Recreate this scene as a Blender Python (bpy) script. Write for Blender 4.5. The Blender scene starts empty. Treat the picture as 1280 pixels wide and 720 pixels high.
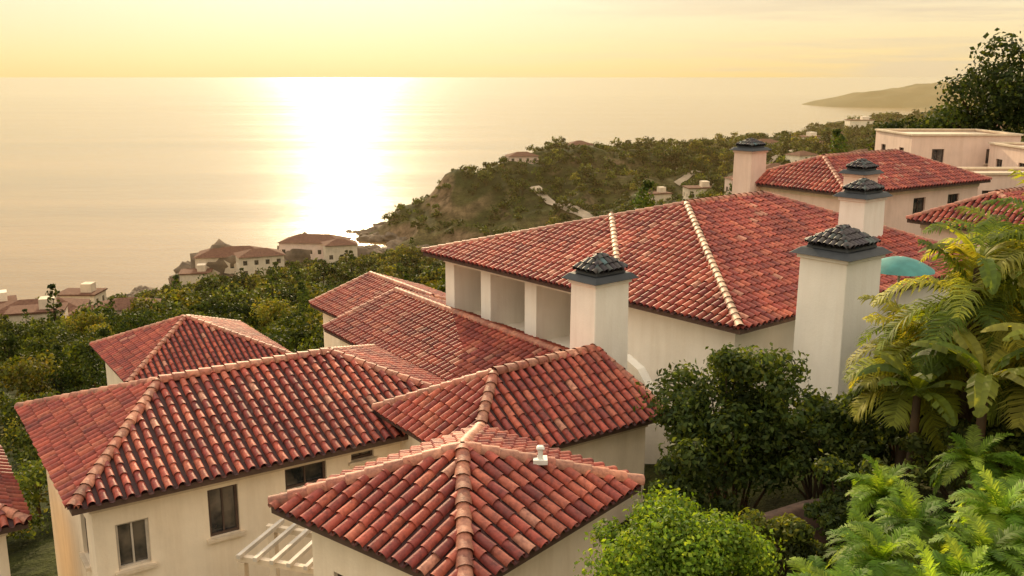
import bpy, math, random
import numpy as np
from mathutils import Vector, noise as mnoise
random.seed(7); rng=np.random.default_rng(7)
D=60.0   # datum: heights below are metres relative to the lookout, 60 m above the sea
scene=bpy.context.scene

# ------------------------------------------------------------ helpers
def link(o,parent=None):
    scene.collection.objects.link(o)
    if parent: o.parent=parent
    return o
def empty(name):
    e=bpy.data.objects.new(name,None); e.empty_display_size=.5
    return link(e)
def mk(name,V,Q,mat,parent=None,col=None,smooth=False):
    V=np.asarray(V,dtype=np.float32).reshape(-1,3); Q=np.asarray(Q,dtype=np.int32).reshape(-1,4)
    me=bpy.data.meshes.new(name)
    me.vertices.add(len(V)); me.vertices.foreach_set('co',V.ravel())
    me.loops.add(Q.size); me.loops.foreach_set('vertex_index',Q.ravel())
    me.polygons.add(len(Q)); me.polygons.foreach_set('loop_start',np.arange(len(Q),dtype=np.int32)*4)
    me.update(calc_edges=True)
    if col is not None:
        a=me.color_attributes.new('Col','FLOAT_COLOR','POINT')
        c=np.ones((len(V),4),dtype=np.float32); c[:,:3]=col; a.data.foreach_set('color',c.ravel())
    if smooth: me.polygons.foreach_set('use_smooth',np.ones(len(Q),dtype=bool))
    me.materials.append(mat)
    return link(bpy.data.objects.new(name,me),parent)
def poly(name,V,F,mat,parent=None):
    me=bpy.data.meshes.new(name); me.from_pydata([tuple(v) for v in V],[],F); me.update()
    me.materials.append(mat)
    return link(bpy.data.objects.new(name,me),parent)
def box(name,c,half,ax,mat,parent=None,bevel=0.0,taper=1.0):
    a=Vector((ax[0],ax[1],0)); b=Vector((-ax[1],ax[0],0)); z=Vector((0,0,1)); c=Vector(c)
    V=[]
    for sz in (-1,1):
        k=taper if sz>0 else 1
        for sx,sy in ((-1,-1),(1,-1),(1,1),(-1,1)):
            V.append(c+a*sx*half[0]*k+b*sy*half[1]*k+z*sz*half[2])
    F=[(0,3,2,1),(4,5,6,7),(0,1,5,4),(1,2,6,5),(2,3,7,6),(3,0,4,7)]
    o=poly(name,V,F,mat,parent)
    if bevel>0:
        m=o.modifiers.new('bev','BEVEL'); m.width=bevel; m.segments=2
    return o

# ------------------------------------------------------------ materials
def newmat(name):
    m=bpy.data.materials.new(name); m.use_nodes=True
    nt=m.node_tree; b=nt.nodes['Principled BSDF']; return m,nt,b
def N(nt,t,**k):
    n=nt.nodes.new(t)
    for a,v in k.items(): setattr(n,a,v)
    return n
def noise_n(nt,scale,detail=5,vec=None,rough=.6):
    n=N(nt,'ShaderNodeTexNoise'); n.inputs['Scale'].default_value=scale; n.inputs['Detail'].default_value=detail; n.inputs['Roughness'].default_value=rough
    if vec is not None: nt.links.new(vec,n.inputs['Vector'])
    return n
def ramp(nt,fac,stops):
    r=N(nt,'ShaderNodeValToRGB'); e=r.color_ramp.elements
    while len(e)<len(stops): e.new(.5)
    for i,(p,c) in enumerate(stops):
        e[i].position=p; e[i].color=(*c,1) if len(c)==3 else c
    nt.links.new(fac,r.inputs['Fac']); return r
def mixc(nt,a,b,fac,mode='MIX'):
    m=N(nt,'ShaderNodeMix',data_type='RGBA',blend_type=mode)
    for s,v in ((6,a),(7,b),(0,fac)):
        if isinstance(v,(int,float)): m.inputs[s].default_value=v
        elif isinstance(v,tuple): m.inputs[s].default_value=(*v,1)
        else: nt.links.new(v,m.inputs[s])
    return m.outputs[2]
def bump(nt,b,h,strength,dist):
    n=N(nt,'ShaderNodeBump'); n.inputs['Strength'].default_value=strength; n.inputs['Distance'].default_value=dist
    nt.links.new(h,n.inputs['Height']); nt.links.new(n.outputs[0],b.inputs['Normal'])
def objco(nt): return N(nt,'ShaderNodeNewGeometry').outputs['Position']

def stucco(name,col,stain=.25):
    m,nt,b=newmat(name); p=objco(nt)
    n1=noise_n(nt,.6,6,p); n2=noise_n(nt,14,4,p)
    mp=N(nt,'ShaderNodeMapping'); mp.inputs['Scale'].default_value=(2.5,2.5,.25); nt.links.new(p,mp.inputs[0])
    n3=noise_n(nt,1.2,5,mp.outputs[0])
    r=ramp(nt,n1.outputs[0],[(.3,tuple(c*(1-stain) for c in col)),(.65,col)])
    r3=ramp(nt,n3.outputs[0],[(.3,(1-stain*.6,1-stain*.75,1-stain*.95)),(.55,(1,1,1))])
    c=mixc(nt,r.outputs[0],r3.outputs[0],1.0,'MULTIPLY')
    nt.links.new(c,b.inputs['Base Color']); b.inputs['Roughness'].default_value=.9
    bump(nt,b,n2.outputs[0],.35,.02); return m
M_WALLA=stucco('stucco_cream',(.95,.80,.62),.16)
M_WALLV=stucco('stucco_white',(.96,.90,.80),.10)
M_WALLP=stucco('stucco_pink',(.86,.64,.53),.15)
M_TRIM=stucco('plaster_trim',(.76,.62,.46),.2)
def tilemat():
    m,nt,b=newmat('terracotta_tile'); p=objco(nt)
    at=N(nt,'ShaderNodeAttribute'); at.attribute_name='Col'
    n1=noise_n(nt,.45,6,p); n2=noise_n(nt,9,5,p); n3=noise_n(nt,40,3,p)
    r1=ramp(nt,n1.outputs[0],[(.3,(.66,.57,.57)),(.7,(1.2,1.18,1.1))])
    r2=ramp(nt,n2.outputs[0],[(.35,(.6,.55,.55)),(.6,(1.1,1.1,1.1))])
    c=mixc(nt,at.outputs[0],r1.outputs[0],1.0,'MULTIPLY'); c=mixc(nt,c,r2.outputs[0],1.0,'MULTIPLY')
    nt.links.new(c,b.inputs['Base Color']); b.inputs['Roughness'].default_value=.58
    bump(nt,b,n3.outputs[0],.5,.012); return m
M_TILE=tilemat()
def simple(name,col,rough=.7,metal=0,var=.25,sc=3):
    m,nt,b=newmat(name); n=noise_n(nt,sc,5,objco(nt))
    r=ramp(nt,n.outputs[0],[(.3,tuple(c*(1-var) for c in col)),(.7,tuple(min(1,c*(1+var*.5)) for c in col))])
    nt.links.new(r.outputs[0],b.inputs['Base Color']); b.inputs['Roughness'].default_value=rough; b.inputs['Metallic'].default_value=metal
    bump(nt,b,n.outputs[0],.2,.02); return m
M_DECK=simple('roof_underlay',(.05,.016,.014))
M_FASCIA=simple('fascia_wood',(.09,.05,.035))
M_FRAME=simple('window_frame_dark',(.09,.055,.04))
M_FRAMEW=simple('window_frame_pale',(.55,.48,.40))
M_METAL=simple('chimney_cap_metal',(.03,.033,.037),.5,.3)
M_ROAD=simple('road_dust',(.34,.26,.18),.9,0,.3,.3)
M_ROCK=simple('rock',(.17,.12,.08),.95,0,.6,.25)
M_WHITE=simple('painted_metal_white',(.75,.72,.66),.5)
M_TEAL=simple('awning_canvas_teal',(.07,.24,.22),.8,0,.3,2)
def glassmat():
    m,nt,b=newmat('window_glass'); n=noise_n(nt,1.3,3,objco(nt))
    r=ramp(nt,n.outputs[0],[(.4,(.02,.022,.025)),(.65,(.16,.13,.10))])
    nt.links.new(r.outputs[0],b.inputs['Base Color']); b.inputs['Roughness'].default_value=.06
    b.inputs['Specular IOR Level'].default_value=.8; return m
M_GLASS=glassmat()
def leafmat(name,trans=.35,spec=.2,ts=(1.35,1.3,.45)):
    m,nt,b=newmat(name)
    at=N(nt,'ShaderNodeAttribute'); at.attribute_name='Col'
    n=noise_n(nt,1.1,3,objco(nt)); r=ramp(nt,n.outputs[0],[(.3,(.6,.64,.6)),(.7,(1.25,1.2,1.05))])
    c=mixc(nt,at.outputs[0],r.outputs[0],1.0,'MULTIPLY')
    nt.links.new(c,b.inputs['Base Color']); b.inputs['Roughness'].default_value=.6
    b.inputs['Specular IOR Level'].default_value=spec
    tr=N(nt,'ShaderNodeBsdfTranslucent'); c2=mixc(nt,c,ts,1.0,'MULTIPLY'); nt.links.new(c2,tr.inputs[0])
    mx=N(nt,'ShaderNodeMixShader'); mx.inputs[0].default_value=trans
    nt.links.new(b.outputs[0],mx.inputs[1]); nt.links.new(tr.outputs[0],mx.inputs[2])
    nt.links.new(mx.outputs[0],nt.nodes['Material Output'].inputs[0]); return m
M_LEAF=leafmat('foliage',.38,.12,(1.7,1.5,.45))
M_LEAFN=leafmat('foliage_near',.45,.22,(2.0,1.7,.5))
M_PALM=leafmat('palm_leaf',.55,.3,(1.9,1.6,.5))

# ------------------------------------------------------------ roof tiles
PAL=np.array([(.40,.080,.045),(.36,.067,.042),(.31,.054,.037),(.44,.104,.058),(.47,.130,.075),(.26,.046,.035),(.39,.077,.047),(.34,.062,.040)])
CAPPAL=np.array([(.47,.185,.11),(.52,.235,.15),(.41,.14,.085),(.45,.20,.13)])
CPALE=np.array([(.76,.54,.36),(.70,.48,.32),(.80,.56,.38)])
SLATE=np.array((.16,.70,1.15))
def tile_facet(pts,acc,sp=.30,ex=.40,tint=1.0):
    P=[Vector(p) for p in pts]
    n=Vector((0,0,0))
    for i in range(len(P)):
        n+=P[i].cross(P[(i+1)%len(P)])
    if n.z<0:
        P=[P[1],P[0]]+P[:1:-1]; n=-n
    n.normalize()
    u=(P[1]-P[0]).normalized(); v=n.cross(u).normalized(); O=P[0]
    q=[((p-O).dot(u),(p-O).dot(v)) for p in P]
    umin=min(a for a,_ in q); umax=max(a for a,_ in q)
    k=int((umax-umin)/sp)+1
    nseg=6
    ang=np.linspace(math.pi,0,nseg+1); cx=np.cos(ang); cz=np.sin(ang)
    ang2=np.linspace(math.pi,2*math.pi,5); px=np.cos(ang2); pz=np.sin(ang2)
    nv=np.array(n); uu=np.array(u); vv=np.array(v); OO=np.array(O)
    for i in range(k):
        for kind in (0,1):
            uc=umin+sp*(i+.5)+(0 if kind==0 else sp*.5)
            vs=[]
            for j in range(len(q)):
                (a0,b0),(a1,b1)=q[j],q[(j+1)%len(q)]
                if (a0-uc)*(a1-uc)<=0 and abs(a1-a0)>1e-6:
                    vs.append(b0+(b1-b0)*(uc-a0)/(a1-a0))
            if len(vs)<2: continue
            v0,v1=min(vs),max(vs)
            if v0<.05: v0=-.07+random.uniform(-.02,.015)
            if v1-v0<.12: continue
            vp=v0
            while vp<v1-.04:
                ve=min(vp+ex+.05,v1+.03)
                c=PAL[random.randrange(len(PAL))]*random.uniform(.78,1.18)*tint
                if random.random()<.03: c=np.array((.54,.24,.16))*random.uniform(.8,1.1)*tint
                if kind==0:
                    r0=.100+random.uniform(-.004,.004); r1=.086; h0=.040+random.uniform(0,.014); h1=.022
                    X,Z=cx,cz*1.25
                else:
                    r0=.085; r1=.095; h0=.040; h1=.020; X,Z=px,pz*.6; c=c*.22  # pan tiles darkened: shade in the gaps between covers is painted into their colour
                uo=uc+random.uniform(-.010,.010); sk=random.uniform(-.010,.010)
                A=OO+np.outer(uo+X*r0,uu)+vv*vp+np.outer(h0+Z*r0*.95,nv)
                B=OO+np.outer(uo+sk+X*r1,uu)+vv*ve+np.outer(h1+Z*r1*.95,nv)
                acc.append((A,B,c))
                vp+=ex*random.uniform(.98,1.02)
def cap_line(p,q,acc,r=.15,pal=CAPPAL,step=.38,lift=.03,tint=1.0):
    p=Vector(p);q=Vector(q); d=(q-p); L=d.length; d.normalize()
    if p.z>q.z+.01: p,q=q,p; d=-d
    s=d.cross(Vector((0,0,1))).normalized(); n=s.cross(d).normalized()
    ang=np.linspace(math.pi*1.05,-.05*math.pi,8); cx=np.cos(ang); cz=np.sin(ang)
    t=0; pp=np.array(p);dd=np.array(d);ss=np.array(s);nn=np.array(n)
    while t<L:
        e=min(t+step+.05,L)
        c=pal[random.randrange(len(pal))]*random.uniform(.7,1.12)*tint
        j=random.uniform(-.015,.015)
        A=pp+dd*t+np.outer(cx*r*1.08+j,ss)+np.outer(cz*r*.95+lift+.015,nn)
        B=pp+dd*e+np.outer(cx*r*.9,ss)+np.outer(cz*r*.8+lift,nn)
        acc.append((A,B,c)); t+=step
def flush_tiles(name,acc,parent,mat=None):
    V=[];Q=[];C=[];o=0
    for A,B,c in acc:
        m=len(A); V.append(A);V.append(B)
        i=np.arange(m-1)
        Q.append(np.stack([o+i,o+i+1,o+m+i+1,o+m+i],1)); C.append(np.tile(c,(2*m,1))); o+=2*m
    return mk(name,np.concatenate(V),np.concatenate(Q),mat or M_TILE,parent,np.concatenate(C),True)

def inset(c,d):
    n=len(c); out=[]
    cen=sum((Vector(p) for p in c),Vector((0,0)))/n
    lines=[]
    for i in range(n):
        a=Vector(c[i]);b=Vector(c[(i+1)%n]); t=(b-a).normalized(); nn=Vector((-t.y,t.x))
        if (cen-a).dot(nn)<0: nn=-nn
        lines.append((a+nn*d,t))
    for i in range(n):
        (p,t),(q,s)=lines[i-1],lines[i]
        den=t.x*s.y-t.y*s.x; w=q-p; k=(w.x*s.y-w.y*s.x)/den
        out.append(p+t*k)
    return out

def wall_with_openings(V,F,G,GF,a,b,zb,zt,wins,inward,parent,frames,depth=.16):
    a=Vector(a);b=Vector(b); L=(b-a).length; t=(b-a)/L
    us=sorted({0,L}|{x for w in wins for x in (w[0]-w[2]/2,w[0]+w[2]/2)})
    zs=sorted({zb,zt}|{x for w in wins for x in (w[1]-w[3]/2,w[1]+w[3]/2)})
    def P(s,z,d=0): return Vector((a.x+t.x*s+inward.x*d,a.y+t.y*s+inward.y*d,z))
    for i in range(len(us)-1):
        for j in range(len(zs)-1):
            um=(us[i]+us[i+1])/2; zm=(zs[j]+zs[j+1])/2
            if any(abs(um-w[0])<w[2]/2 and abs(zm-w[1])<w[3]/2 for w in wins): continue
            o=len(V); V+= [P(us[i],zs[j]),P(us[i+1],zs[j]),P(us[i+1],zs[j+1]),P(us[i],zs[j+1])]; F.append((o,o+1,o+2,o+3))
    for (s,zc,w,h,kind) in wins:
        dp=depth if kind!='loggia' else 2.4
        x0,x1,y0,y1=s-w/2,s+w/2,zc-h/2,zc+h/2
        ring=[(x0,y0),(x1,y0),(x1,y1),(x0,y1)]
        for k in range(4):
            (p0,q0),(p1,q1)=ring[k],ring[(k+1)%4]
            o=len(V); V+=[P(p0,q0),P(p1,q1),P(p1,q1,dp),P(p0,q0,dp)]; F.append((o,o+1,o+2,o+3))
        if kind=='loggia':
            o=len(V); V+=[P(x,y,dp) for x,y in ring]; F.append((o,o+1,o+2,o+3))
            cc=P(s,zc-.25,dp-.06); frames.append((cc,(w*.32,.03,h*.36),(t.x,t.y),M_FRAME))
            frames.append((P(s,zc-.25,dp-.11),(w*.28,.02,h*.32),(t.x,t.y),M_GLASS))
            continue
        o=len(G); G+=[P(x,y,dp) for x,y in ring]; GF.append((o,o+1,o+2,o+3))
        fm=M_FRAME if kind=='dark' else M_FRAMEW
        ax=(t.x,t.y)
        def bar(sc,zz,hw,hh,d,dd=.03):
            c=P(sc,zz,d); frames.append((c,(hw,dd,hh),ax,fm))
        bar(s,y0+.035,w/2,.035,dp-.035);bar(s,y1-.035,w/2,.035,dp-.035)
        bar(x0+.035,zc,.035,h/2-.07,dp-.035);bar(x1-.035,zc,.035,h/2-.07,dp-.035)
        if w>.6: bar(s,zc,.022,h/2-.07,dp-.03,.025)
        frames.append((P(s,y0-.05,-.03),(w/2+.1,.09,.045),ax,M_TRIM))

def building(name,c,r0,r1,ze,zr,zb,over=.5,wall=None,wins=None,caps=CAPPAL,tint=1.0,extra=None):
    wall=wall or M_WALLA; wins=wins or {}
    ze+=D;zr+=D;zb+=D
    root=empty(name)
    E=[Vector((p[0],p[1],ze)) for p in c]; R0=Vector((*r0,zr)); R1=Vector((*r1,zr))
    pyr=(R0-R1).length<.05
    if pyr: fac=[[E[0],E[1],R0],[E[1],E[2],R0],[E[2],E[3],R0],[E[3],E[0],R0]]
    else: fac=[[E[0],E[1],R0],[E[1],E[2],R1,R0],[E[2],E[3],R1],[E[3],E[0],R0,R1]]
    V=E+[R0,R1]
    F=[(0,1,4),(1,2,5,4),(2,3,5),(3,0,4,5)] if not pyr else [(0,1,4),(1,2,4),(2,3,4),(3,0,4)]
    poly('roof_deck',V,F,M_DECK,root)
    lo=[Vector((p.x,p.y,ze-.16)) for p in E]
    poly('eave_soffit',lo+[Vector((p.x,p.y,ze-.004)) for p in E],[(0,1,2,3)]+[(i,(i+1)%4,4+(i+1)%4,4+i) for i in range(4)],M_FASCIA,root)
    acc=[]
    for f in fac: tile_facet(f,acc,tint=tint)
    cap_line(E[0],R0,acc,pal=caps);cap_line(E[1],R0,acc,pal=caps);cap_line(E[2],R1,acc,pal=caps);cap_line(E[3],R1,acc,pal=caps)
    if not pyr: cap_line(R0,R1,acc,pal=caps,r=.17)
    for e in (extra or []):
        cap_line(e[0],e[1],acc,pal=CPALE,r=.13,lift=.07)
    flush_tiles('roof_tiles',acc,root)
    W=inset(c,over); V=[];F=[];G=[];GF=[];fr=[]
    cen=sum(W,Vector((0,0)))/4
    for i in range(4):
        a,b=W[i],W[(i+1)%4]; t=(b-a).normalized(); inn=Vector((-t.y,t.x))
        if (cen-a).dot(inn)<0: inn=-inn
        ww=[(s,z+D,w,h,k) for (s,z,w,h,k) in wins.get(i,[])]
        wall_with_openings(V,F,G,GF,a,b,zb,ze-.15,ww,inn,root,fr)
    poly('walls',V,F,wall,root)
    if G: poly('window_panes',G,GF,M_GLASS,root)
    for k,(cc,hf,ax,fm) in enumerate(fr): box('window_trim',cc,hf,ax,fm,root)
    Wb=inset(c,over-.05)
    V=[]
    for z in (ze-.42,ze-.162):
        V+=[Vector((p.x,p.y,z)) for p in Wb]
    F=[(i,(i+1)%4,4+(i+1)%4,4+i) for i in range(4)]+[(3,2,1,0)]
    poly('cornice_band',V,F,M_TRIM if wall is not M_WALLV else M_WALLV,root)
    return root

A2=(.77,.63); B2=(.63,-.77)
def chimney(name,c,hx,hy,zb,zt,ax,caph=.5,wall=None):
    root=empty(name); wall=wall or M_WALLV; zb+=D;zt+=D
    box('shaft',(c[0],c[1],(zb+zt)/2),(hx,hy,(zt-zb)/2),ax,wall,root,.03,.95)
    box('corbel',(c[0],c[1],zt+.05),(hx+.03,hy+.03,.07),ax,wall,root,.02)
    box('metal_skirt',(c[0],c[1],zt+.21),(hx+.20,hy+.20,.09),ax,M_METAL,root,.02,.78)
    box('metal_hood',(c[0],c[1],zt+.36),(hx*.84,hy*.84,.09),ax,M_METAL,root,.02,.92)
    a=Vector(ax);b=Vector((-ax[1],ax[0])); z=zt+.43; acc=[]
    k=.82; E=[Vector((*(Vector(c)+a*sx*hx*k+b*sy*hy*k),z)) for sx,sy in ((-1,-1),(1,-1),(1,1),(-1,1))]
    R=[Vector((*(Vector(c)+a*s*hx*.14),z+caph)) for s in (-1,1)]; fac=[[E[3],E[0],R[0]],[E[0],E[1],R[1],R[0]],[E[1],E[2],R[1]],[E[2],E[3],R[0],R[1]]]
    for f in fac: tile_facet(f,acc,sp=.20,ex=.26,tint=SLATE)
    cap_line(R[0],R[1],acc,r=.09,tint=SLATE*.5)
    for e in E:
        cap_line(e,min(R,key=lambda r:(r-e).length),acc,r=.06,tint=SLATE*.5)
    poly('cap_deck',E+R,[(0,1,2,3)],M_DECK,root)
    flush_tiles('cap_tiles',acc,root)
    return root

# ------------------------------------------------------------ terrain
CP=[(-12,20,-16.5),(0,12,-15.5),(-25,25,-18),(0,30,-14.5),(8,24,-10.8),(12,14,-9),(18,8,-8.5),(5.4,12.8,-8.3),(0,2,-15),(-20,0,-18),(20,-20,-9),(-20,-40,-18),(60,0,-4),(60,-50,-4),(-100,0,-30),(-100,-60,-28),
(9,20,-9.3),(10,28,-10.2),(4,20,-11.5),(16,25,-8.5),(25,35,-8.5),(20,55,-9.5),(35,60,-9.2),(40,90,-8.5),(60,100,-8),(35,82,-8.8),(5,36,-11.5),(0,45,-14),(10,50,-11.5),(-8,42,-15.5),(-17,46,-18.5),
(-25,60,-23),(-35,95,-30),(-60,140,-38),(-90,180,-48),(-100,200,-51.5),(-120,225,-57),(-60,200,-47.5),(-75,265,-55),(-59,283,-55.5),(-40,290,-55.5),(-130,240,-61),(-100,275,-64),(-85,294,-63),(-60,303,-63),(-35,318,-62),(-200,170,-58),(-160,215,-61),(-60,60,-26),
(-10,80,-24),(-15,120,-32),(-20,170,-41),(0,220,-46),(-20,260,-51),(10,150,-33),(30,110,-21),(0,300,-54),
(-50,350,-62),(-34,358,-48),(-26,372,-38),(0,388,-33),(-4,360,-42),(20,410,-32),(40,430,-33),(88,470,-34),(60,350,-39),(40,300,-44),(60,230,-35),(100,300,-33),(100,400,-34),(70,160,-21),(184,600,-34),(150,450,-31),(120,200,-19),(230,700,-34),(200,400,-26),(200,300,-20),(130,350,-29),(130,130,-8),(300,700,-30),(300,500,-20),(250,250,-12),
(-80,360,-68),(-60,420,-70),(0,455,-68),(60,530,-68),(-34,402,-63),(140,640,-68),(200,790,-68),(100,570,-66),(300,900,-68),(420,900,-50),(-200,300,-72),(420,300,-8),(420,600,-20),(420,100,0),(-220,0,-52)]
cp=np.array(CP,dtype=float); n=len(cp)
K=np.sqrt(((cp[:,None,:2]-cp[None,:,:2])**2).sum(-1)); S=np.ones((n+1,n+1)); S[:n,:n]=K; S[n,n]=0
w=np.linalg.solve(S,np.append(cp[:,2],0))
def hz(x,y):
    x=np.atleast_1d(np.asarray(x,float));y=np.atleast_1d(np.asarray(y,float)); h=np.full(x.shape,w[n]+D)
    for i in range(n): h=h+w[i]*np.sqrt((x-cp[i,0])**2+(y-cp[i,1])**2)
    am=np.clip((y-60)/150,0,1)
    z=np.array([mnoise.fractal(Vector((a*.03,b*.03,0)),1.0,2.0,4)*3+(abs(mnoise.noise(Vector((a*.045+7,b*.045,2))))-.25)*-9*min(1,max(0,(b-250)/80)) for a,b in zip(x,y)])
    return h+am*z
xs=np.concatenate([np.linspace(-230,-72,60),np.linspace(-70,60,110),np.linspace(62,440,130)])
ys=np.concatenate([np.linspace(-60,60,60),np.linspace(62,500,210),np.linspace(505,930,90)])
GX,GY=np.meshgrid(xs,ys); GZ=hz(GX.ravel(),GY.ravel())
nx,ny=len(xs),len(ys)
i,j=np.meshgrid(np.arange(nx-1),np.arange(ny-1)); b0=(j*nx+i).ravel()
Q=np.stack([b0,b0+1,b0+nx+1,b0+nx],1)
def terrmat(name,haze=0.0):
    m,nt,b=newmat(name); g=N(nt,'ShaderNodeNewGeometry'); p=g.outputs['Position']
    sx=N(nt,'ShaderNodeSeparateXYZ'); nt.links.new(g.outputs['Normal'],sx.inputs[0])
    n1=noise_n(nt,.02,8,p,.65); n2=noise_n(nt,.35,6,p,.7); n4=noise_n(nt,1.6,5,p,.7)
    g1=ramp(nt,n1.outputs[0],[(.38,(.026,.036,.010)),(.52,(.050,.054,.016)),(.68,(.13,.10,.045))])
    g2=ramp(nt,n2.outputs[0],[(.3,(.4,.4,.4)),(.7,(1.4,1.35,1.2))])
    g4=ramp(nt,n4.outputs[0],[(.35,(.5,.5,.5)),(.65,(1.3,1.3,1.3))])
    c=mixc(nt,g1.outputs[0],g2.outputs[0],1.0,'MULTIPLY'); c=mixc(nt,c,g4.outputs[0],1.0,'MULTIPLY')
    rk=ramp(nt,n2.outputs[0],[(.35,(.05,.035,.02)),(.65,(.24,.155,.09))])
    sl=ramp(nt,sx.outputs[2],[(.70,(1,1,1)),(.88,(0,0,0))])
    c=mixc(nt,c,rk.outputs[0],sl.outputs[0])
    if haze: c=mixc(nt,c,(.16,.13,.08),haze)  # distance haze painted into the base colour of the farther hills
    nt.links.new(c,b.inputs['Base Color']); b.inputs['Roughness'].default_value=.95; b.inputs['Specular IOR Level'].default_value=.1
    bump(nt,b,n2.outputs[0],.8,1.0); return m
M_TER=terrmat('hillside_scrub')
mk('terrain',np.stack([GX.ravel(),GY.ravel(),GZ],1),Q,M_TER,None,None,True)

def headland(name,x0,x1,y0,y1,fn,mat):
    a=np.linspace(x0,x1,160); b=np.linspace(y0,y1,80); X,Y=np.meshgrid(a,b)
    Z=np.array([fn(x,y) for x,y in zip(X.ravel(),Y.ravel())])
    i,j=np.meshgrid(np.arange(159),np.arange(79)); b0=(j*160+i).ravel()
    return mk(name,np.stack([X.ravel(),Y.ravel(),Z],1),np.stack([b0,b0+1,b0+161,b0+160],1),mat,None,None,True)
def fn1(x,y):
    t=max(0,(x-620)/420); r=min(1,t)**.55
    cy=2050+.1*(x-640); d=abs(y-cy)/(120+260*min(1,t))
    return -4+48*r*max(0,1-d*d)+ (14*t if t<2 else 28)*max(0,1-d*d)+9*mnoise.fractal(Vector((x*.012,y*.012,1)),1,2,5)*min(1,3*t)
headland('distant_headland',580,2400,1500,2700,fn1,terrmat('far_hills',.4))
def fn2(x,y):
    t=max(0,(x-360)/300); cy=1050+.2*(x-330); d=abs(y-cy)/(60+150*min(1,t))
    return -4+30*min(1,t)**.6*max(0,1-d*d)+6*mnoise.fractal(Vector((x*.02,y*.02,3)),1,2,5)
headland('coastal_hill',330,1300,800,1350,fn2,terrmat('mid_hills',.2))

def ribbon(name,pts,wd,mat,lift=.35):
    V=[];P=[]
    for k in range(len(pts)-1):
        a=Vector(pts[k]);b=Vector(pts[k+1]); m=max(2,int((b-a).length/3))
        for s in range(m): P.append(a.lerp(b,s/m))
    P.append(Vector(pts[-1]))
    for k,p in enumerate(P):
        t=(P[min(k+1,len(P)-1)]-P[max(k-1,0)]).normalized(); s=Vector((-t.y,t.x))*wd/2
        for q in (p-s,p+s): V.append((q.x,q.y,float(hz(q.x,q.y)[0])+lift))
    Qr=[(2*k,2*k+1,2*k+3,2*k+2) for k in range(len(P)-1)]
    return mk(name,V,Qr,mat)
ROADS=[[(8,352),(14,335),(24,318),(30,300),(40,285),(38,268),(52,255),(70,250)],[(60,350),(85,360),(110,380),(150,390),(200,420)]]
ribbon('coast_road',ROADS[0],4,M_ROAD,.5)
ribbon('coast_road',ROADS[1],4,M_ROAD,.6)

def rockball(c,r,seed,sq=(1,1,.7)):
    th=np.linspace(0,math.pi,13); ph=np.linspace(0,2*math.pi,21)[:-1]; V=[]
    for a in th:
        for b in ph:
            d=Vector((math.sin(a)*math.cos(b),math.sin(a)*math.sin(b),math.cos(a)))
            k=1+.55*mnoise.fractal(d*1.6+Vector((seed*3.1,0,0)),.8,2.1,5)
            V.append((c[0]+d.x*r*k*sq[0],c[1]+d.y*r*k*sq[1],c[2]+d.z*r*k*sq[2]))
    Q=[(i*20+j,(i+1)*20+j,(i+1)*20+(j+1)%20,i*20+(j+1)%20) for i in range(12) for j in range(20)]
    return np.array(V),np.array(Q)
def rocks(name,items):
    V=[];Q=[];o=0
    for k,(x,y,z,r,sq) in enumerate(items):
        v,q=rockball((x,y,z),r,k+len(name),sq); V.append(v);Q.append(q+o);o+=len(v)
    return mk(name,np.concatenate(V),np.concatenate(Q),M_ROCK,None,None,False)
rocks('rock_outcrop',[(-82,272,4,9,(1.4,.8,.8)),(-92,276,2,6,(1.2,.8,.8)),(-72,276,3,6,(1.2,.8,.8))])
rocks('rock_outcrop',[(-60,285,4,9,(1.4,.8,.8)),(-70,288,2,6,(1.2,.8,.7)),(-47,290,3,6,(1.3,.8,.8))])
gr=np.random.default_rng(5); it=[]
X=gr.uniform(-170,60,9000);Y=gr.uniform(190,400,9000);Z=hz(X,Y)
for x,y,z in zip(X,Y,Z):
    if -2.2<z<1.6 and len(it)<260: it.append((x,y,max(z,-.3),gr.uniform(.8,3.2),(1.2,1,.7)))
rocks('shoreline_rocks',it)

# ------------------------------------------------------------ sea
def seamat():
    m,nt,b=newmat('sea_water'); p=objco(nt)
    mp=N(nt,'ShaderNodeMapping'); mp.inputs['Scale'].default_value=(.4,1,1); nt.links.new(p,mp.inputs[0])
    n1=noise_n(nt,.20,7,mp.outputs[0],.65); n2=noise_n(nt,.014,5,mp.outputs[0],.6)
    mp2=N(nt,'ShaderNodeMapping'); mp2.inputs['Scale'].default_value=(.10,1,1); nt.links.new(p,mp2.inputs[0])
    n3=noise_n(nt,.010,8,mp2.outputs[0],.7)
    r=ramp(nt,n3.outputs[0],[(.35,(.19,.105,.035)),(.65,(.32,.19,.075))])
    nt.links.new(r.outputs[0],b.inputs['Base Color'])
    rr=ramp(nt,n3.outputs[0],[(.35,(.14,)*3),(.65,(.18,)*3)])
    nt.links.new(rr.outputs[0],b.inputs['Roughness']); b.inputs['IOR'].default_value=1.33
    ad=N(nt,'ShaderNodeMath',operation='MULTIPLY_ADD'); ad.inputs[1].default_value=5; nt.links.new(n2.outputs[0],ad.inputs[0]); nt.links.new(n1.outputs[0],ad.inputs[2])
    bump(nt,b,ad.outputs[0],.33,.5); return m
R=45000
mk('sea',[(-R,-R,0),(R,-R,0),(R,R,0),(-R,R,0)],[(0,1,2,3)],seamat())
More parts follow.
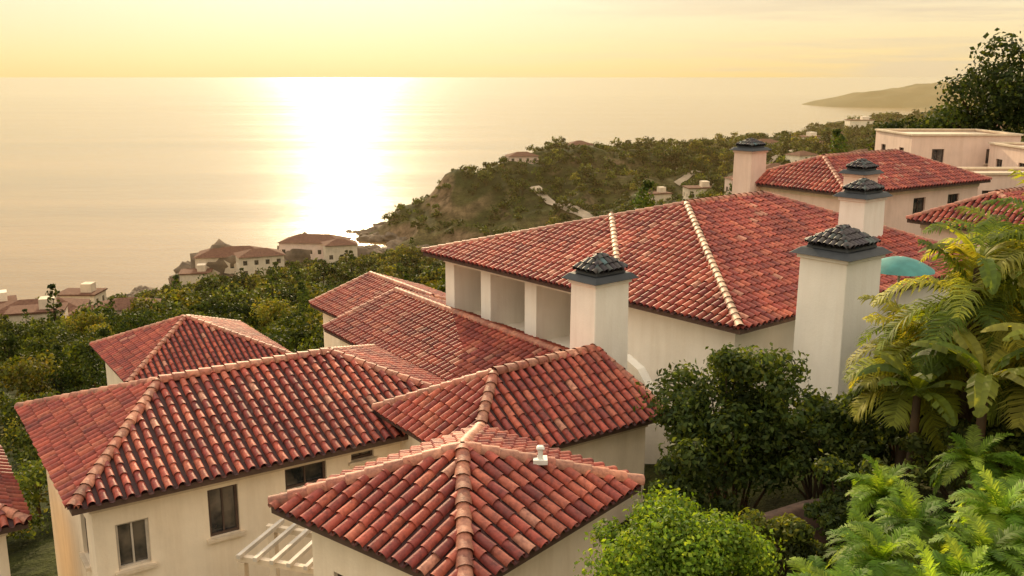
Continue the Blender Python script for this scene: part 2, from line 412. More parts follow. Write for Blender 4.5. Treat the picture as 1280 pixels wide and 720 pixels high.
# thin golden evening haze lying over the bay (a real scattering volume)
m=bpy.data.materials.new('sea_haze'); m.use_nodes=True; nt=m.node_tree; nt.nodes.remove(nt.nodes['Principled BSDF'])
vs=N(nt,'ShaderNodeVolumeScatter'); vs.inputs['Color'].default_value=(.90,.60,.26,1); vs.inputs['Density'].default_value=.00027; vs.inputs['Anisotropy'].default_value=.1
nt.links.new(vs.outputs[0],nt.nodes['Material Output'].inputs['Volume'])
box('haze',(0,1765,119),(3500,1635,120),(1,0),m)

# ------------------------------------------------------------ villas
building('courtyard_villa',[(-15.2,28.1),(-10.4,21.0),(-.4,27.6),(-5.2,34.7)],(-10.1,26.25),(-5.8,29.2),-10,-8.55,-18,
  wins={1:[(.9,-11.5,.8,1.25,'pale'),(3.2,-11.2,.8,1.35,'dark'),(5.5,-10.75,1.2,.62,'dark'),(7.2,-10.45,.7,.4,'dark')],0:[(6.2,-11.6,.8,1.3,'dark')]})
building('garden_pavilion',[(-22.4,49.3),(-17.9,42.7),(-11.3,47.3),(-15.8,53.9)],(-16.9,48.2),(-16.9,48.2),-14,-12.2,-21,wall=M_WALLA)
def wing(name,p0,length,width,ze,zr,zb,ins=.3,**k):
    d=(.57,-.82); s=(.82,.57)
    c0=p0; c3=(p0[0]+s[0]*width,p0[1]+s[1]*width)
    c1=(p0[0]+d[0]*length,p0[1]+d[1]*length); c2=(c1[0]+s[0]*width,c1[1]+s[1]*width)
    r0=(p0[0]+s[0]*width/2+d[0]*ins,p0[1]+s[1]*width/2+d[1]*ins); r1=(c1[0]+s[0]*width/2-d[0]*ins,c1[1]+s[1]*width/2-d[1]*ins)
    return building(name,[c3,c0,c1,c2],r0,r1,ze,zr,zb,**k)
wing('long_wing_house',(-8.4,41.5),13.0,7.0,-11,-9.7,-18,tint=.85)
wing('long_wing_house',(-10.9,50.4),7.5,7.0,-12,-10.75,-19,tint=.85)
building('gatehouse_villa',[(-4.0,26.6),(-1.04,22.35),(4.5,26.2),(1.54,30.45)],(-.5,25.6),(2.5,28.0),-9.5,-8.1,-16,over=.45)
building('pyramid_roof_villa',[(-4.6,17.0),(-.75,13.9),(2.6,18.0),(-.75,21.0)],(-.95,17.35),(-.95,17.35),-8,-7.0,-16,over=.5,wall=M_WALLA,
  wins={0:[(1.0,-9.8,.8,1.2,'dark')],1:[(2.2,-9.9,.9,1.1,'dark')]})
building('grand_villa',[(-3.9,41.3),(6.9,28.1),(20,38.8),(9.2,52)],(7.0,38.4),(11.0,41.7),-7.5,-5.05,-14,over=.7,wall=M_WALLV,
  extra=[((3.75,31.95,-7.5+D),(4.1,39.4,-5.62+D)),((6.9,28.1,-7.5+D),(7.0,38.4,-5.05+D))],
  wins={0:[(1.6,-9.1,1.9,2.3,'loggia'),(4.3,-9.1,2.2,2.3,'loggia'),(7.2,-9.1,2.2,2.3,'loggia')],1:[(10,-9.2,1.0,1.4,'dark')]})
building('terrace_villa',[(14,61),(18.9,53.9),(30.7,61.6),(25.8,68.7)],(18.9,58.6),(25.0,62.8),-6.5,-4.8,-12,wall=M_WALLP,
  wins={0:[(3,-7.9,1,1.3,'dark')],1:[(3,-7.9,1.2,1.3,'dark'),(7,-7.9,1.2,1.3,'dark'),(10.5,-7.9,1.2,1.3,'dark')]})
building('neighbour_villa',[(19.5,47),(23.5,40.5),(31,45.5),(27,52)],(22.8,45),(27,47.8),-6.9,-5.4,-12,wall=M_WALLP)
building('corner_cottage',[(-15.9,27.9),(-12.55,23.0),(-17.3,19.7),(-20.7,24.6)],(-16.6,23.8),(-16.6,23.8),-11.3,-10.0,-18,tint=.85)
chimney('chimney_stack',(2.72,29.0),.76,.58,-11.5,-6.2,A2,.36)
chimney('chimney_tower',(10.0,28.7),1.0,.85,-11,-5.35,A2,.42)
chimney('chimney_stack',(14.3,39.0),.8,.6,-8,-4.9,A2,.32)
chimney('chimney_stack',(14.8,60),.8,.7,-9,-4.6,A2,.32,M_WALLP)
chimney('chimney_stack',(17.6,48.5),.7,.6,-9,-4.9,A2,.32,M_WALLP)
def buttress():
    a=Vector((.63,-.77,0)); nrm=Vector((-.77,-.63,0)); o=Vector((3.9,30.6,D))
    prof=[(0,-14),(0,-9.0),(.7,-9.3),(1.6,-10.3),(2.6,-11.3),(2.6,-14)]
    V=[o+a*s+Vector((0,0,z))+nrm*k for k in (0,.35) for s,z in prof]; m=len(prof)
    F=[tuple(range(m)),tuple(range(2*m-1,m-1,-1))]+[(i,(i+1)%m,m+(i+1)%m,m+i) for i in range(m)]
    poly('garden_wall_buttress',V,F,M_WALLV)
buttress()
r=empty('entrance_pergola')
for k in range(6): box('slat',(-6.1+k*.42,20.9-k*.13+.6,D-10.98),(.05,1.0,.05),(.95,-.3),M_FRAMEW,r)
for yy in (-.55,.55): box('beam',(-5.05+yy*.3,21.15+yy*1.4,D-11.1),(1.35,.07,.07),(.95,-.3),M_TRIM,r)
for sx in (-1.2,1.2):
    for yy in (-.55,.55): box('post',(-5.05+yy*.3+sx*.95,21.15+yy*1.4-sx*.3,D-13.7),(.09,.09,2.52),(.95,-.3),M_TRIM,r)
r=empty('roof_vent_pipe')
box('flashing',(.55,17.5,D-7.29),(.14,.14,.05),(1,0),M_WHITE,r,.01)
box('pipe',(.55,17.5,D-7.16),(.05,.05,.12),(1,0),M_WHITE,r,.03); box('cap',(.55,17.5,D-7.02),(.09,.09,.025),(1,0),M_WHITE,r,.02,.6)
r=empty('teal_parasol')
V=[];Q=[]; nr=6; nc=24
for a in range(nr+1):
    rr=1.1*a/nr; z=-.42*(a/nr)**1.8
    for b in range(nc):
        t=2*math.pi*b/nc; sc=1-.05*abs(math.sin(t*4))*(a/nr)
        V.append((12.35+rr*sc*math.cos(t),30.0+rr*sc*math.sin(t),D-5.6+z))
Q=[(a*nc+b,(a+1)*nc+b,(a+1)*nc+(b+1)%nc,a*nc+(b+1)%nc) for a in range(nr) for b in range(nc)]
mk('canopy',V,Q,M_TEAL,r,None,False); box('pole',(12.35,30,D-8.1),(.035,.035,2.5),(1,0),M_FRAMEW,r)
def garden_wall():
    P=[(4.6,18.3),(5.5,18.9),(6.4,19.3),(7.5,19.5),(8.6,19.4)]; V=[]
    for k,(x,y) in enumerate(P):
        t=Vector(P[min(k+1,4)])-Vector(P[max(k-1,0)]); t.normalize(); s=Vector((-t.y,t.x))*.15
        for sg,z in ((-1,-12),(-1,-9.2+.08*k),(1,-9.2+.08*k),(1,-12)): V.append((x+s.x*sg,y+s.y*sg,z+D))
    Q=[(4*k+j,4*k+(j+1)%4,4*k+4+(j+1)%4,4*k+4+j) for k in range(4) for j in range(4)]
    mk('garden_retaining_wall',V,Q,simple('old_brick',(.10,.055,.035),.9,0,.6,4))
garden_wall()

def parapet_house(name,x0,x1,y0,y1,zb,zt,wall):
    root=empty(name); cx,cy=(x0+x1)/2,(y0+y1)/2
    V=[];F=[];G=[];GF=[];fr=[]
    C=[Vector((x0,y0)),Vector((x1,y0)),Vector((x1,y1)),Vector((x0,y1))]
    for k in range(4):
        a,b=C[k],C[(k+1)%4]; t=(b-a).normalized(); L=(b-a).length
        nw=int(L/3.2); ws=[((q+.5)*L/nw,zt+D-1.7,1.0,1.2,'dark') for q in range(nw)]
        wall_with_openings(V,F,G,GF,a,b,zb+D,zt+D,ws,Vector((-t.y,t.x)),root,fr)
    poly('walls',V,F,wall,root); poly('window_panes',G,GF,M_GLASS,root)
    for f in fr: box('window_trim',*f[:3],f[3],root)
    box('roof_slab',(cx,cy,zt+D-.2),((x1-x0)/2-.05,(y1-y0)/2-.05,.08),(1,0),M_TRIM,root)
    for (bx,by,hx,hy) in ((cx,y0,(x1-x0)/2+.1,.14),(cx,y1,(x1-x0)/2+.1,.14),(x0,cy,.14,(y1-y0)/2-.15),(x1,cy,.14,(y1-y0)/2-.15)):
        box('parapet_coping',(bx,by,zt+D+.07),(hx,hy,.07),(1,0),M_TRIM,root)
    return root
parapet_house('pink_parapet_house',33,42,80,88,-12,-4.8,M_WALLP)
parapet_house('pink_parapet_house',39,52,72,79,-12,-5.4,M_WALLP)
parapet_house('pink_parapet_house',30.5,40,66,70,-12,-6.6,M_WALLP)

def small_house(x,y,wd,dp,ht,ang,name='hillside_house',wall=None,flat=False):
    z=float(hz(x,y)[0]); a=(math.cos(ang),math.sin(ang)); root=empty(name)
    wall=wall or random.choice((M_WALLA,M_WALLP,M_TRIM,M_TRIM))
    t=Vector(a);s=Vector((-a[1],a[0])); c=Vector((x,y))
    V=[];F=[];G=[];GF=[]
    C=[c-t*wd/2-s*dp/2,c+t*wd/2-s*dp/2,c+t*wd/2+s*dp/2,c-t*wd/2+s*dp/2]
    for k in range(4):
        p,q=C[k],C[(k+1)%4]; tt=(q-p).normalized(); L=(q-p).length; nw=max(1,int(L/2.6)); ws=[]
        for fl in range(max(1,int(ht/2.8))):
            ws+=[((m+.5)*L/nw,z+1.6+fl*2.8,1.1,1.3,'dark') for m in range(nw)]
        wall_with_openings(V,F,G,GF,p,q,z-5,z+ht,ws,Vector((-tt.y,tt.x)),root,[])
    poly('walls',V,F,wall,root); poly('window_panes',G,GF,M_GLASS,root)
    if flat:
        box('roof_slab',(x,y,z+ht+.15),(wd/2+.3,dp/2+.3,.15),a,M_SROOF,root)
        box('stair_head',(x+wd*.2*a[0],y+wd*.2*a[1],z+ht+1.2),(wd*.14,dp*.22,.9),a,wall,root)
    else:
        E=[Vector((*(c+t*sx*(wd/2+.5)+s*sy*(dp/2+.5)),z+ht)) for sx,sy in ((-1,-1),(1,-1),(1,1),(-1,1))]
        k=max(0,(wd-dp)/2); rr=[Vector((*(c+t*sg*k),z+ht+dp*.2)) for sg in (-1,1)]
        poly('hip_roof',E+rr,[(0,1,5,4),(1,2,5),(2,3,4,5),(3,0,4),(3,2,1,0)],M_SROOF,root)
    return root
def sroof():
    m,nt,b=newmat('distant_tile_roof'); p=objco(nt); n1=noise_n(nt,2.5,5,p)
    r=ramp(nt,n1.outputs[0],[(.3,(.08,.035,.025)),(.7,(.20,.10,.065))]); nt.links.new(r.outputs[0],b.inputs['Base Color'])
    b.inputs['Roughness'].default_value=.9; b.inputs['Specular IOR Level'].default_value=.1; bump(nt,b,n1.outputs[0],.6,.1); return m
M_SROOF=sroof()
HS=[(-92,182,16,9,6,.3,0),(-78,176,10,7,4,.1,0),(-106,190,9,7,6,.5,1),(-124,210,14,8,4,.2,1),(-92,200,8,6,6,.0,1),(-80,272,20,11,7,.15,0),(-59,284,19,10,7,-.1,0),(-70,262,12,8,6,.4,0),(-88,262,8,7,5,.2,1),(-50,275,9,7,5,.3,0),
(-70,170,10,7,4,.2,0),(-118,195,8,7,6,.1,1),(-84,165,9,6,5,.3,1),
(76,306,14,8,5,.4,0),(62,318,9,7,4,.1,1),(90,330,10,8,4,0,0),(4,384,12,8,3,.2,0),(28,404,10,8,3,.2,0),(100,268,12,8,5,.5,1),(86,245,9,7,4,.2,0),(135,300,14,9,6,.3,1),(120,330,12,8,5,.6,0),
(150,330,12,9,5,.2,1),(165,350,14,9,5,.1,0),(118,220,13,8,5,.3,1),(100,195,11,8,5,.6,0),(140,240,13,9,5,.2,0),(170,270,14,9,6,.2,1),(150,210,12,9,5,.3,1),(195,300,14,9,6,0,0),(185,240,14,9,6,.4,1),(110,420,12,8,4,.2,0),(140,460,12,8,4,.4,1),(170,500,12,8,4,.1,0),(200,560,14,9,5,0,1),(72,200,10,7,5,.4,1),
(50,330,8,6,4,.3,1),(125,380,10,7,4,.3,0),(105,350,9,7,4,.5,0),(210,420,12,8,5,.3,0),(180,400,10,8,5,.1,1)]
for (x,y,a,b,h,an,fl) in HS: small_house(x,y,a,b,h,an,flat=bool(fl))
FOOT=[(x,y,max(a,b)*.6) for (x,y,a,b,h,an,fl) in HS]+[(x,y,4) for rd in ROADS for (x,y) in rd]

# ------------------------------------------------------------ vegetation
def tube(p,q,r0,r1,k=6):
    p=np.array(p,float);q=np.array(q,float); d=q-p; d/=np.linalg.norm(d)
    s=np.cross(d,(0.3,0.9,.2)); s/=np.linalg.norm(s); t=np.cross(d,s)
    an=np.linspace(0,2*math.pi,k,endpoint=False)
    A=p+np.outer(np.cos(an),s)*r0+np.outer(np.sin(an),t)*r0; B=q+np.outer(np.cos(an),s)*r1+np.outer(np.sin(an),t)*r1
    i=np.arange(k); return np.concatenate([A,B]),np.stack([i,(i+1)%k,k+(i+1)%k,k+i],1)
def leaves(centers,radii,cnt,size,cols,shell=.55,g=rng,aspect=.5,squash=.8):
    m=len(centers); k=g.integers(0,m,cnt); d=g.normal(size=(cnt,3)); d/=np.linalg.norm(d,axis=1)[:,None]
    d[:,2]=np.where(d[:,2]<-.5,-d[:,2],d[:,2])
    r=shell+(1-shell)*g.random(cnt)**.6; r*=1+.16*g.normal(size=cnt)
    P=centers[k]+d*(radii[k]*r)[:,None]*np.array((1,1,squash))
    nrm=d+g.normal(size=(cnt,3))*.55; nrm/=np.linalg.norm(nrm,axis=1)[:,None]
    t=np.cross(nrm,g.normal(size=(cnt,3))); t/=np.linalg.norm(t,axis=1)[:,None]; b=np.cross(nrm,t)
    s=(size*g.uniform(.6,1.35,cnt))[:,None]
    V=np.stack([P-t*s*.5,P+b*s*aspect*.5+nrm*s*.08,P+t*s*.5-nrm*s*.1,P-b*s*aspect*.5+nrm*s*.08],1).reshape(-1,3)
    Q=np.arange(cnt*4).reshape(-1,4)
    c=cols[g.integers(0,len(cols),cnt)]*g.uniform(.6,1.35,cnt)[:,None]
    lob=g.uniform(.6,1.35,m); c=c*lob[k][:,None]
    return V,Q,np.repeat(c,4,0)
def join(parts):
    V=[];Q=[];C=[];o=0
    for v,q,c in parts:
        V.append(v);Q.append(q+o); C.append(np.broadcast_to(c,(len(v),3))); o+=len(v)
    return np.concatenate(V),np.concatenate(Q),np.concatenate(C)
BARK=np.array((.10,.07,.05))
G_DK=np.array([(.038,.060,.014),(.055,.078,.018),(.070,.088,.020),(.032,.052,.015)])
G_MD=np.array([(.072,.095,.018),(.095,.118,.022),(.12,.13,.027),(.055,.078,.018)])
G_YL=np.array([(.15,.155,.028),(.19,.18,.034),(.12,.135,.028),(.21,.165,.04)])
G_BR=np.array([(.14,.24,.026),(.19,.30,.036),(.10,.19,.022),(.24,.33,.05)])
def tree_proto(H,Rr,nl,cnt,size,cols,g,trunk=True,kind='round'):
    parts=[]
    if kind=='cypress':
        zc=np.linspace(.15,.95,nl)*H; cen=np.stack([g.normal(0,.08,nl),g.normal(0,.08,nl),zc],1); rad=Rr*np.sin(np.linspace(.5,2.9,nl))**.8+.15
    else:
        a=g.uniform(0,2*math.pi,nl); rr=np.sqrt(g.random(nl))*Rr*.75
        cen=np.stack([np.cos(a)*rr,np.sin(a)*rr,H*(.36+.48*g.random(nl))-rr*.2],1); rad=Rr*g.uniform(.28,.52,nl)
    parts.append(leaves(cen,rad,cnt,size,cols,.5,g,.65))
    if trunk:
        v,q=tube((0,0,-.6),(0.1,0,H*.5),.035*H,.02*H); parts.append((v,q,BARK))
        for m in range(min(6,nl)):
            v,q=tube((0.05,0,H*(.25+.03*m)),cen[m],.014*H,.006*H,5); parts.append((v,q,BARK))
    return join(parts)
def scatter(name,protos,pl,mat,parent=None):
    V=[];Q=[];C=[];o=0
    for (x,y,z,s,r,k,t) in pl:
        v,q,c=protos[int(k)]; cr,sr=math.cos(r),math.sin(r)
        w_=np.stack([v[:,0]*cr-v[:,1]*sr,v[:,0]*sr+v[:,1]*cr,v[:,2]],1)*s+np.array((x,y,z))
        V.append(w_.astype(np.float32));Q.append(q+o);C.append((c*t).astype(np.float32)); o+=len(v)
    return mk(name,np.concatenate(V),np.concatenate(Q),mat,parent,np.concatenate(C))
g=np.random.default_rng(11)
far=[tree_proto(4.6,2.8,8,200,.7,c,g,True) for c in (G_DK,G_MD,G_DK,G_YL)]+[tree_proto(7,1.0,8,150,.6,G_DK,g,True,'cypress')]
shr=[tree_proto(1.5,1.7,5,70,.55,c,g,False) for c in (G_DK,G_MD,G_YL,G_DK)]
mid=[tree_proto(5.6,2.9,13,1300,.33,c,g) for c in (G_DK,G_MD,G_YL,G_MD)]+[tree_proto(8,1.0,12,1000,.28,G_DK,g,True,'cypress')]
bush=[tree_proto(2.0,1.9,8,420,.26,c,g,False) for c in (G_DK,G_MD,G_YL,G_MD)]
VF=[(-9,28,10),(-17,48,7),(-5,43,8),(0,26,5),(0,17,6),(8,40,13),(22,60,10),(25,46,8),(-16.6,23.8,5),(-8,50,6),(38,84,8),(46,76,9),(36,68,7)]
def clear(x,y,m=0):
    return all((x-a)**2+(y-b)**2>(r+m)**2 for a,b,r in VF+FOOT)
def place(cnt,xr,yr,fn,smin,smax,np_,g,m=0,zmin=1.5,weights=None):
    X=g.uniform(*xr,cnt);Y=g.uniform(*yr,cnt); Z=hz(X,Y); out=[]
    for x,y,z in zip(X,Y,Z):
        if z<zmin or abs(x)>y*.62+25 or not clear(x,y,m): continue
        if not fn(x,y): continue
        out.append((x,y,z-.1,g.uniform(smin,smax),g.uniform(0,6.28),g.choice(np_,p=weights),g.uniform(.6,1.35)))
    return out
nz=lambda x,y,s,o=0: mnoise.noise(Vector((x*s,y*s,o)))
pl=place(1300,(-150,40),(125,262),lambda x,y: nz(x,y,.03)>-.3 and (x>-75 or y<165),.5,1.2,5,g,0,7,[.3,.3,.15,.17,.08])
pl+=place(2500,(-20,300),(120,640),lambda x,y: nz(x,y,.018,3)>-.18,.5,1.2,5,g,0,5,[.42,.27,.24,.05,.02])
pl+=place(1000,(60,330),(110,420),lambda x,y: True,.7,1.5,5,g,0,4,[.42,.27,.22,.07,.02])
scatter('tree_mass',far,pl,M_LEAF)
pl=place(7500,(-50,260),(180,620),lambda x,y: nz(x,y,.03,8)>-.5,.6,1.9,4,g,0,5,[.38,.22,.06,.34])
pl+=place(2600,(-150,20),(130,300),lambda x,y: True,.5,1.5,4,g,0,2.5)
scatter('hillside_scrub_mass',shr,pl,M_LEAF)
pl=place(330,(-80,45),(58,130),lambda x,y: True,.5,1.1,5,g,1.5,2,[.22,.33,.18,.2,.07])
pl+=place(60,(-48,-19),(24,60),lambda x,y: True,.3,.6,4,g,1.0,2)
pl+=[(x,y,float(hz(x,y)[0])-.1,s,r,k,1.0) for x,y,s,r,k in [(-27,52,.8,1,1),(-30,44,.7,2,2),(-25,38,.55,0,1),(-22,33,.5,1,3),(-33,36,.6,1,0),(-20,60,.8,2,2),(-12,60,.8,3,1),(-5,58,.8,1,2),(0,56,.8,4,3),(-28,64,.9,4,4),(-36,58,.9,2,4),(-19,33,.4,2,2),(-18.5,38,.4,1,1)]]
scatter('garden_tree_mass',mid,pl,M_LEAF)
pl=place(900,(-75,10),(28,125),lambda x,y: True,.4,1.1,4,g,-1.0,2)
scatter('garden_shrub_mass',bush,pl,M_LEAF)
pl=[(x,y,float(hz(x,y)[0])-.1,s,r,k,t) for x,y,s,r,k,t in [(44,92,1.75,0,0,.9),(49,90,2.05,1,0,.9),(54,94,1.9,2,1,.8),(58,90,2.0,3,0,.9),(40,96,1.3,3,3,.8),(63,96,1.9,1,0,.8),(52,84,1.3,2,0,.8),(47,86,1.4,5,3,.8)]]
bigt=[tree_proto(6,2.9,16,4200,.24,c,g) for c in (G_DK,G_MD,G_DK,G_DK)]
for r in pl: scatter('broadleaf_tree',bigt,[r],M_LEAF)

def shrub(name,c,R3,nl,cnt,size,cols,seed,mat=M_LEAFN,asp=.5,base=None,lob=.42,zlo=-.25):
    g=np.random.default_rng(seed); a=g.normal(size=(nl,3)); a/=np.linalg.norm(a,axis=1)[:,None]; a[:,2]=np.where(a[:,2]<zlo,-a[:,2],a[:,2])
    rr=g.random(nl)**.4
    cen=np.array((c[0],c[1],c[2]+D))+a*rr[:,None]*np.array(R3)*.8; rad=min(R3)*g.uniform(lob*.45,lob*1.15,nl)
    parts=[leaves(cen,rad,cnt,size,cols,.35,g,asp)]
    zb=(base if base is not None else c[2]-R3[2])+D
    for m in range(min(nl,14)):
        v,q=tube((c[0]+g.normal()*.15,c[1]+g.normal()*.15,zb-.3),cen[m],.05,.015,5); parts.append((v,q,BARK))
    V,Q,C=join(parts); return mk(name,V,Q,mat,None,C)
shrub('citrus_tree',(5.8,23.2,-8.55),(2.5,1.8,2.3),52,17000,.17,G_DK*1.4,3,base=-11.5,zlo=-.95,lob=.42)
shrub('citrus_tree',(4.3,20.9,-9.5),(1.3,1.1,1.3),20,6000,.16,G_DK*1.3,5,base=-11.5,zlo=-.9)
shrub('citrus_tree',(7.6,22.2,-9.0),(1.5,1.2,1.5),22,6500,.16,G_DK*1.5,6,base=-10.5,zlo=-.9)
shrub('boxwood_shrub',(2.6,13.8,-7.6),(1.6,1.3,1.1),52,24000,.08,G_BR*.85,8,asp=.6,base=-9,lob=.48)
shrub('boxwood_shrub',(3.6,15.2,-8.4),(1.3,1.0,.9),26,9000,.085,G_BR*.7,18,asp=.6,base=-9,lob=.5)
shrub('dark_shrub',(9.3,21.5,-8.3),(2.4,1.6,1.5),32,10000,.17,G_DK*1.3,9,base=-9.8,zlo=-.8)
shrub('dark_shrub',(12.5,21.5,-7.2),(2.4,1.6,2.2),34,11000,.18,G_DK*1.1,10,base=-9.5,zlo=-.8)
shrub('dark_shrub',(7.2,18.6,-8.7),(1.7,1.0,.9),22,6500,.14,G_DK*1.3,12,base=-9.8,zlo=-.8)
shrub('dark_shrub',(9.8,18.8,-7.9),(1.9,1.0,1.1),26,8000,.15,G_MD,15,base=-9.4,zlo=-.8)
shrub('dark_shrub',(5.2,17.2,-9.1),(1.4,1.0,.8),22,7000,.12,G_MD,16,base=-10,zlo=-.8)
shrub('flowering_shrub',(12.0,26.5,-7.8),(2.0,1.3,1.8),24,8000,.15,G_MD,13,base=-9.6,zlo=-.8)
shrub('flowering_shrub',(15.5,28,-6.4),(2.4,1.5,2.2),26,8000,.17,G_MD,14,base=-9,zlo=-.8)

def frond(base,az,el,L,n_,droop,ll,lw,g,col,hang=.35):
    d=np.array((math.cos(az)*math.cos(el),math.sin(az)*math.cos(el),math.sin(el))); p=np.array(base,float); st=L/n_
    V=[];Q=[];C=[]
    o=0
    for i_ in range(n_):
        p2=p+d*st; t=i_/n_
        s=np.cross(d,(0,0,1)); s/=np.linalg.norm(s)+1e-6; up=np.cross(s,d)
        wr=.016*(1-t)+.004
        V+= [p-s*wr,p+s*wr,p2+s*wr,p2-s*wr]; Q.append((o,o+1,o+2,o+3)); C+=[col*.9]*4; o+=4
        ln=ll*math.sin(math.pi*(.10+.88*t))**.7
        for sg in (-1,1):
            dr=s*sg*.86+d*g.uniform(.4,.65)+up*g.uniform(.0,.35); dr/=np.linalg.norm(dr)
            l2=ln*g.uniform(.85,1.12)
            m=p+dr*l2*.5; dr2=dr+np.array((0,0,-hang*g.uniform(.5,1.5))); tip=m+dr2/np.linalg.norm(dr2)*l2*.5
            w2=lw*.5; cc=col*g.uniform(.7,1.3)
            V+=[p-d*w2*.6,p+d*w2*.6,m+d*w2,m-d*w2, tip+d*.1*w2,tip-d*.1*w2]
            Q+=[(o,o+1,o+2,o+3),(o+3,o+2,o+4,o+5)]; C+=[cc]*6; o+=6
        p=p2; d=d+np.array((0,0,-droop*st)); d/=np.linalg.norm(d)
    return np.array(V),np.array(Q),np.array(C)
def rosette(name,c,nf,L,ll,lw,cols,seed,droop=1.2,el=(.2,1.3),nn=26,trunk=None,hang=.35):
    g=np.random.default_rng(seed); parts=[]; c=np.array((c[0],c[1],c[2]+D))
    for k in range(nf):
        az=k*2.399+g.uniform(-.3,.3); e=el[0]+(el[1]-el[0])*(k/nf)+g.uniform(-.1,.1); col=cols[g.integers(len(cols))]*g.uniform(.75,1.3)
        parts.append(frond(c,az,e,L*g.uniform(.75,1.15),nn,droop*g.uniform(.7,1.3)/L,ll,lw,g,col,hang))
    if trunk:
        v,q=tube((c[0],c[1],c[2]-trunk),c,.14,.10,8); parts.append((v,q,BARK*1.2))
    V,Q,C=join(parts); return mk(name,V,Q,M_PALM,None,C)
ferns=[(4.5,12.0,-7.0,1.0),(5.7,13.6,-7.1,1.0),(6.9,15.2,-7.3,1.1),(8.3,15.0,-6.9,1.1),(6.9,12.8,-6.6,1.0),(5.6,11.5,-6.6,.95),(8.6,13.3,-6.3,1.0),(7.4,11.4,-6.0,.95),(7.0,16.9,-7.5,1.0),(9.6,16.4,-7.0,1.1),(4.7,13.4,-7.6,.9),(10.2,14.6,-6.2,1.0),(8.8,17.2,-7.0,1.0),(6.1,15.0,-7.7,.9),(7.8,14.2,-6.6,1.0),(6.3,12.2,-6.7,.9),(3.6,11.8,-7.3,.8)]
gf=np.random.default_rng(77)
for k,(x,y,z,s) in enumerate(ferns):
    rosette('cycad_fern',(x,y,z-.3),36,.95*s,.20,.034,G_BR*gf.uniform(.9,1.4),40+k,2.3,(.1,1.4),32)
PG=np.array([(.18,.24,.035),(.26,.30,.05),(.12,.18,.03),(.34,.34,.07)])
palms=[(10.1,20.2,-4.9,2.3,26,3.8),(11.6,19.8,-3.8,2.3,26,5),(9.5,21.3,-6.2,1.9,24,3),(12.0,22.5,-4.4,2.5,24,4.4),(10.8,18.6,-6.1,1.8,22,3),(11.7,18.2,-5.2,1.8,20,3),(8.9,20.6,-6.8,1.6,22,2)]
for k,(x,y,z,L,nf,tr) in enumerate(palms):
    rosette('areca_palm',(x,y,z),nf,L,.68,.055,PG,60+k,2.1,(.0,1.35),44,tr,.8)
def banana(name,c,nb,L,wd,seed,trunk):
    g=np.random.default_rng(seed); parts=[]; c=np.array((c[0],c[1],c[2]+D))
    for k in range(nb):
        az=k*2.399+g.uniform(-.3,.3); e=g.uniform(.5,1.3); d=np.array((math.cos(az)*math.cos(e),math.sin(az)*math.cos(e),math.sin(e))); p=c.copy(); n_=30; st=L*g.uniform(.8,1.1)/n_
        V=[];Q=[];C=[];o=0; col=PG[g.integers(4)]*g.uniform(.6,.95); prev=None; dr=g.uniform(1.6,2.6)/L
        for i_ in range(n_+1):
            t=i_/n_; s=np.cross(d,(0,0,1)); s/=np.linalg.norm(s)+1e-6; up=np.cross(s,d)
            hw=wd*.5*(max(0,math.sin(math.pi*min(1,max(0,(t-.15)/.85))))**.6)*g.uniform(.9,1.06)+.012
            row=[p-s*hw*.95+up*hw*.25-np.array((0,0,hw*.35)),p-s*hw*.5+up*hw*.22,p,p+s*hw*.5+up*hw*.22,p+s*hw*.95+up*hw*.25-np.array((0,0,hw*.35))]
            if prev is not None:
                for q_ in range(4):
                    if g.random()<.16 and q_ in (0,3): continue
                    V+=[prev[q_],prev[q_+1],row[q_+1],row[q_]]; Q.append((o,o+1,o+2,o+3)); C+=[col*g.uniform(.8,1.2)*(1.2 if q_ in (1,2) else 1)]*4; o+=4
            prev=row; p=p+d*st; d=d+np.array((0,0,-dr*st)); d/=np.linalg.norm(d)
        parts.append((np.array(V),np.array(Q),np.array(C)))
    v,q=tube((c[0],c[1],c[2]-trunk),c,.13,.08,8); parts.append((v,q,BARK*1.2))
    V,Q,C=join(parts); return mk(name,V,Q,M_PALM,None,C)
banana('banana_plant',(9.4,18.2,-6.0),11,1.8,.55,3,3)
banana('banana_plant',(10.6,17.6,-5.4),10,1.9,.55,4,4)
banana('banana_plant',(8.6,19.4,-6.6),10,1.5,.46,5,3)
banana('banana_plant',(9.9,20.0,-3.9),9,1.6,.42,6,4)

# ------------------------------------------------------------ light, sky, camera
az=math.radians(-10.0); el=math.radians(20)
sun=Vector((math.sin(az)*math.cos(el),math.cos(az)*math.cos(el),math.sin(el)))
L=bpy.data.lights.new('sun','SUN'); L.energy=5.0; L.angle=math.radians(.5); L.color=(1,.74,.42)
lo=bpy.data.objects.new('sun',L); lo.rotation_euler=sun.to_track_quat('Z','Y').to_euler(); lo.location=(0,0,120); link(lo)
W=bpy.data.worlds.new('World'); scene.world=W; W.use_nodes=True; nt=W.node_tree
bg=nt.nodes['Background']; tc=N(nt,'ShaderNodeTexCoord'); v=tc.outputs['Generated']
sp=N(nt,'ShaderNodeSeparateXYZ'); nt.links.new(v,sp.inputs[0])
sk=N(nt,'ShaderNodeTexSky',sky_type='NISHITA'); sk.sun_disc=False; sk.sun_elevation=el; sk.sun_rotation=az; sk.dust_density=1.5
base=ramp(nt,sp.outputs[2],[(0,(.82,.50,.17)),(.02,(.88,.60,.25)),(.05,(.86,.68,.38)),(.08,(.84,.73,.50)),(.2,(.92,.76,.50)),(.5,(1.55,1.38,1.08)),(1,(1.6,1.48,1.30))])
mp=N(nt,'ShaderNodeMapping'); mp.inputs['Scale'].default_value=(2.2,2.2,42); nt.links.new(v,mp.inputs[0])
cn=noise_n(nt,1.7,7,mp.outputs[0],.58)
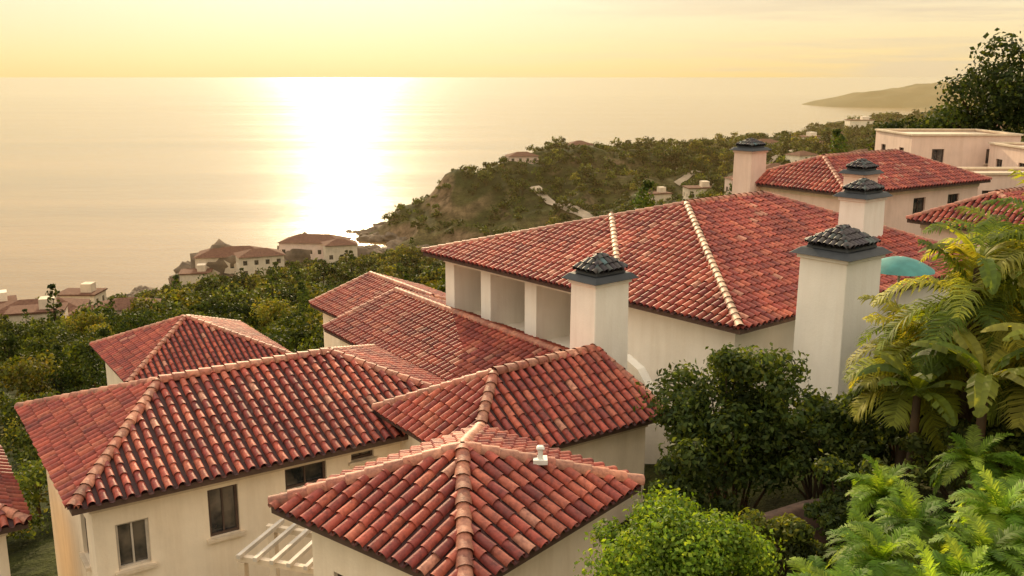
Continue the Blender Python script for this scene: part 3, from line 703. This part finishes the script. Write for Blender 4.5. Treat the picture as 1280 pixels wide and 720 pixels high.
cr=ramp(nt,cn.outputs[0],[(.44,(0,0,0)),(.60,(1,1,1))])
rt=N(nt,'ShaderNodeMapRange'); rt.inputs['From Min'].default_value=-.12; rt.inputs['From Max'].default_value=.38; nt.links.new(sp.outputs[0],rt.inputs['Value'])
cm=N(nt,'ShaderNodeMath',operation='MULTIPLY'); nt.links.new(cr.outputs[0],cm.inputs[0]); nt.links.new(rt.outputs[0],cm.inputs[1])
cm2=N(nt,'ShaderNodeMath',operation='MULTIPLY'); nt.links.new(cm.outputs[0],cm2.inputs[0]); cm2.inputs[1].default_value=.8
grey=mixc(nt,base.outputs[0],(.50,.43,.32),cm2.outputs[0])
dt=N(nt,'ShaderNodeVectorMath',operation='DOT_PRODUCT'); nt.links.new(v,dt.inputs[0]); dt.inputs[1].default_value=tuple(sun)
mx=N(nt,'ShaderNodeMath',operation='MAXIMUM'); nt.links.new(dt.outputs['Value'],mx.inputs[0]); mx.inputs[1].default_value=0
def glow(pw,col,st,prev):
    p=N(nt,'ShaderNodeMath',operation='POWER'); nt.links.new(mx.outputs[0],p.inputs[0]); p.inputs[1].default_value=pw
    m=mixc(nt,(0,0,0),tuple(c*st for c in col),p.outputs[0]); return mixc(nt,prev,m,1.0,'ADD')
c=glow(30,(1,.88,.64),.5,grey)
sc_=N(nt,'ShaderNodeVectorMath',operation='SCALE'); sc_.inputs['Scale'].default_value=.010; nt.links.new(sk.outputs[0],sc_.inputs[0])
c=mixc(nt,c,sc_.outputs[0],1.0,'ADD')
nt.links.new(c,bg.inputs[0]); bg.inputs[1].default_value=1.0

cam=bpy.data.cameras.new('camera'); cam.lens=33.75; cam.sensor_width=36; cam.clip_end=90000; cam.clip_start=.3
co=bpy.data.objects.new('camera',cam); co.location=(0,0,D); co.rotation_euler=(math.radians(90-12.45),0,0); link(co); scene.camera=co
scene.view_settings.view_transform='Standard'; scene.view_settings.look='None'; scene.view_settings.exposure=0
print('FACES',sum(len(o.data.polygons) for o in bpy.data.objects if o.type=='MESH'))
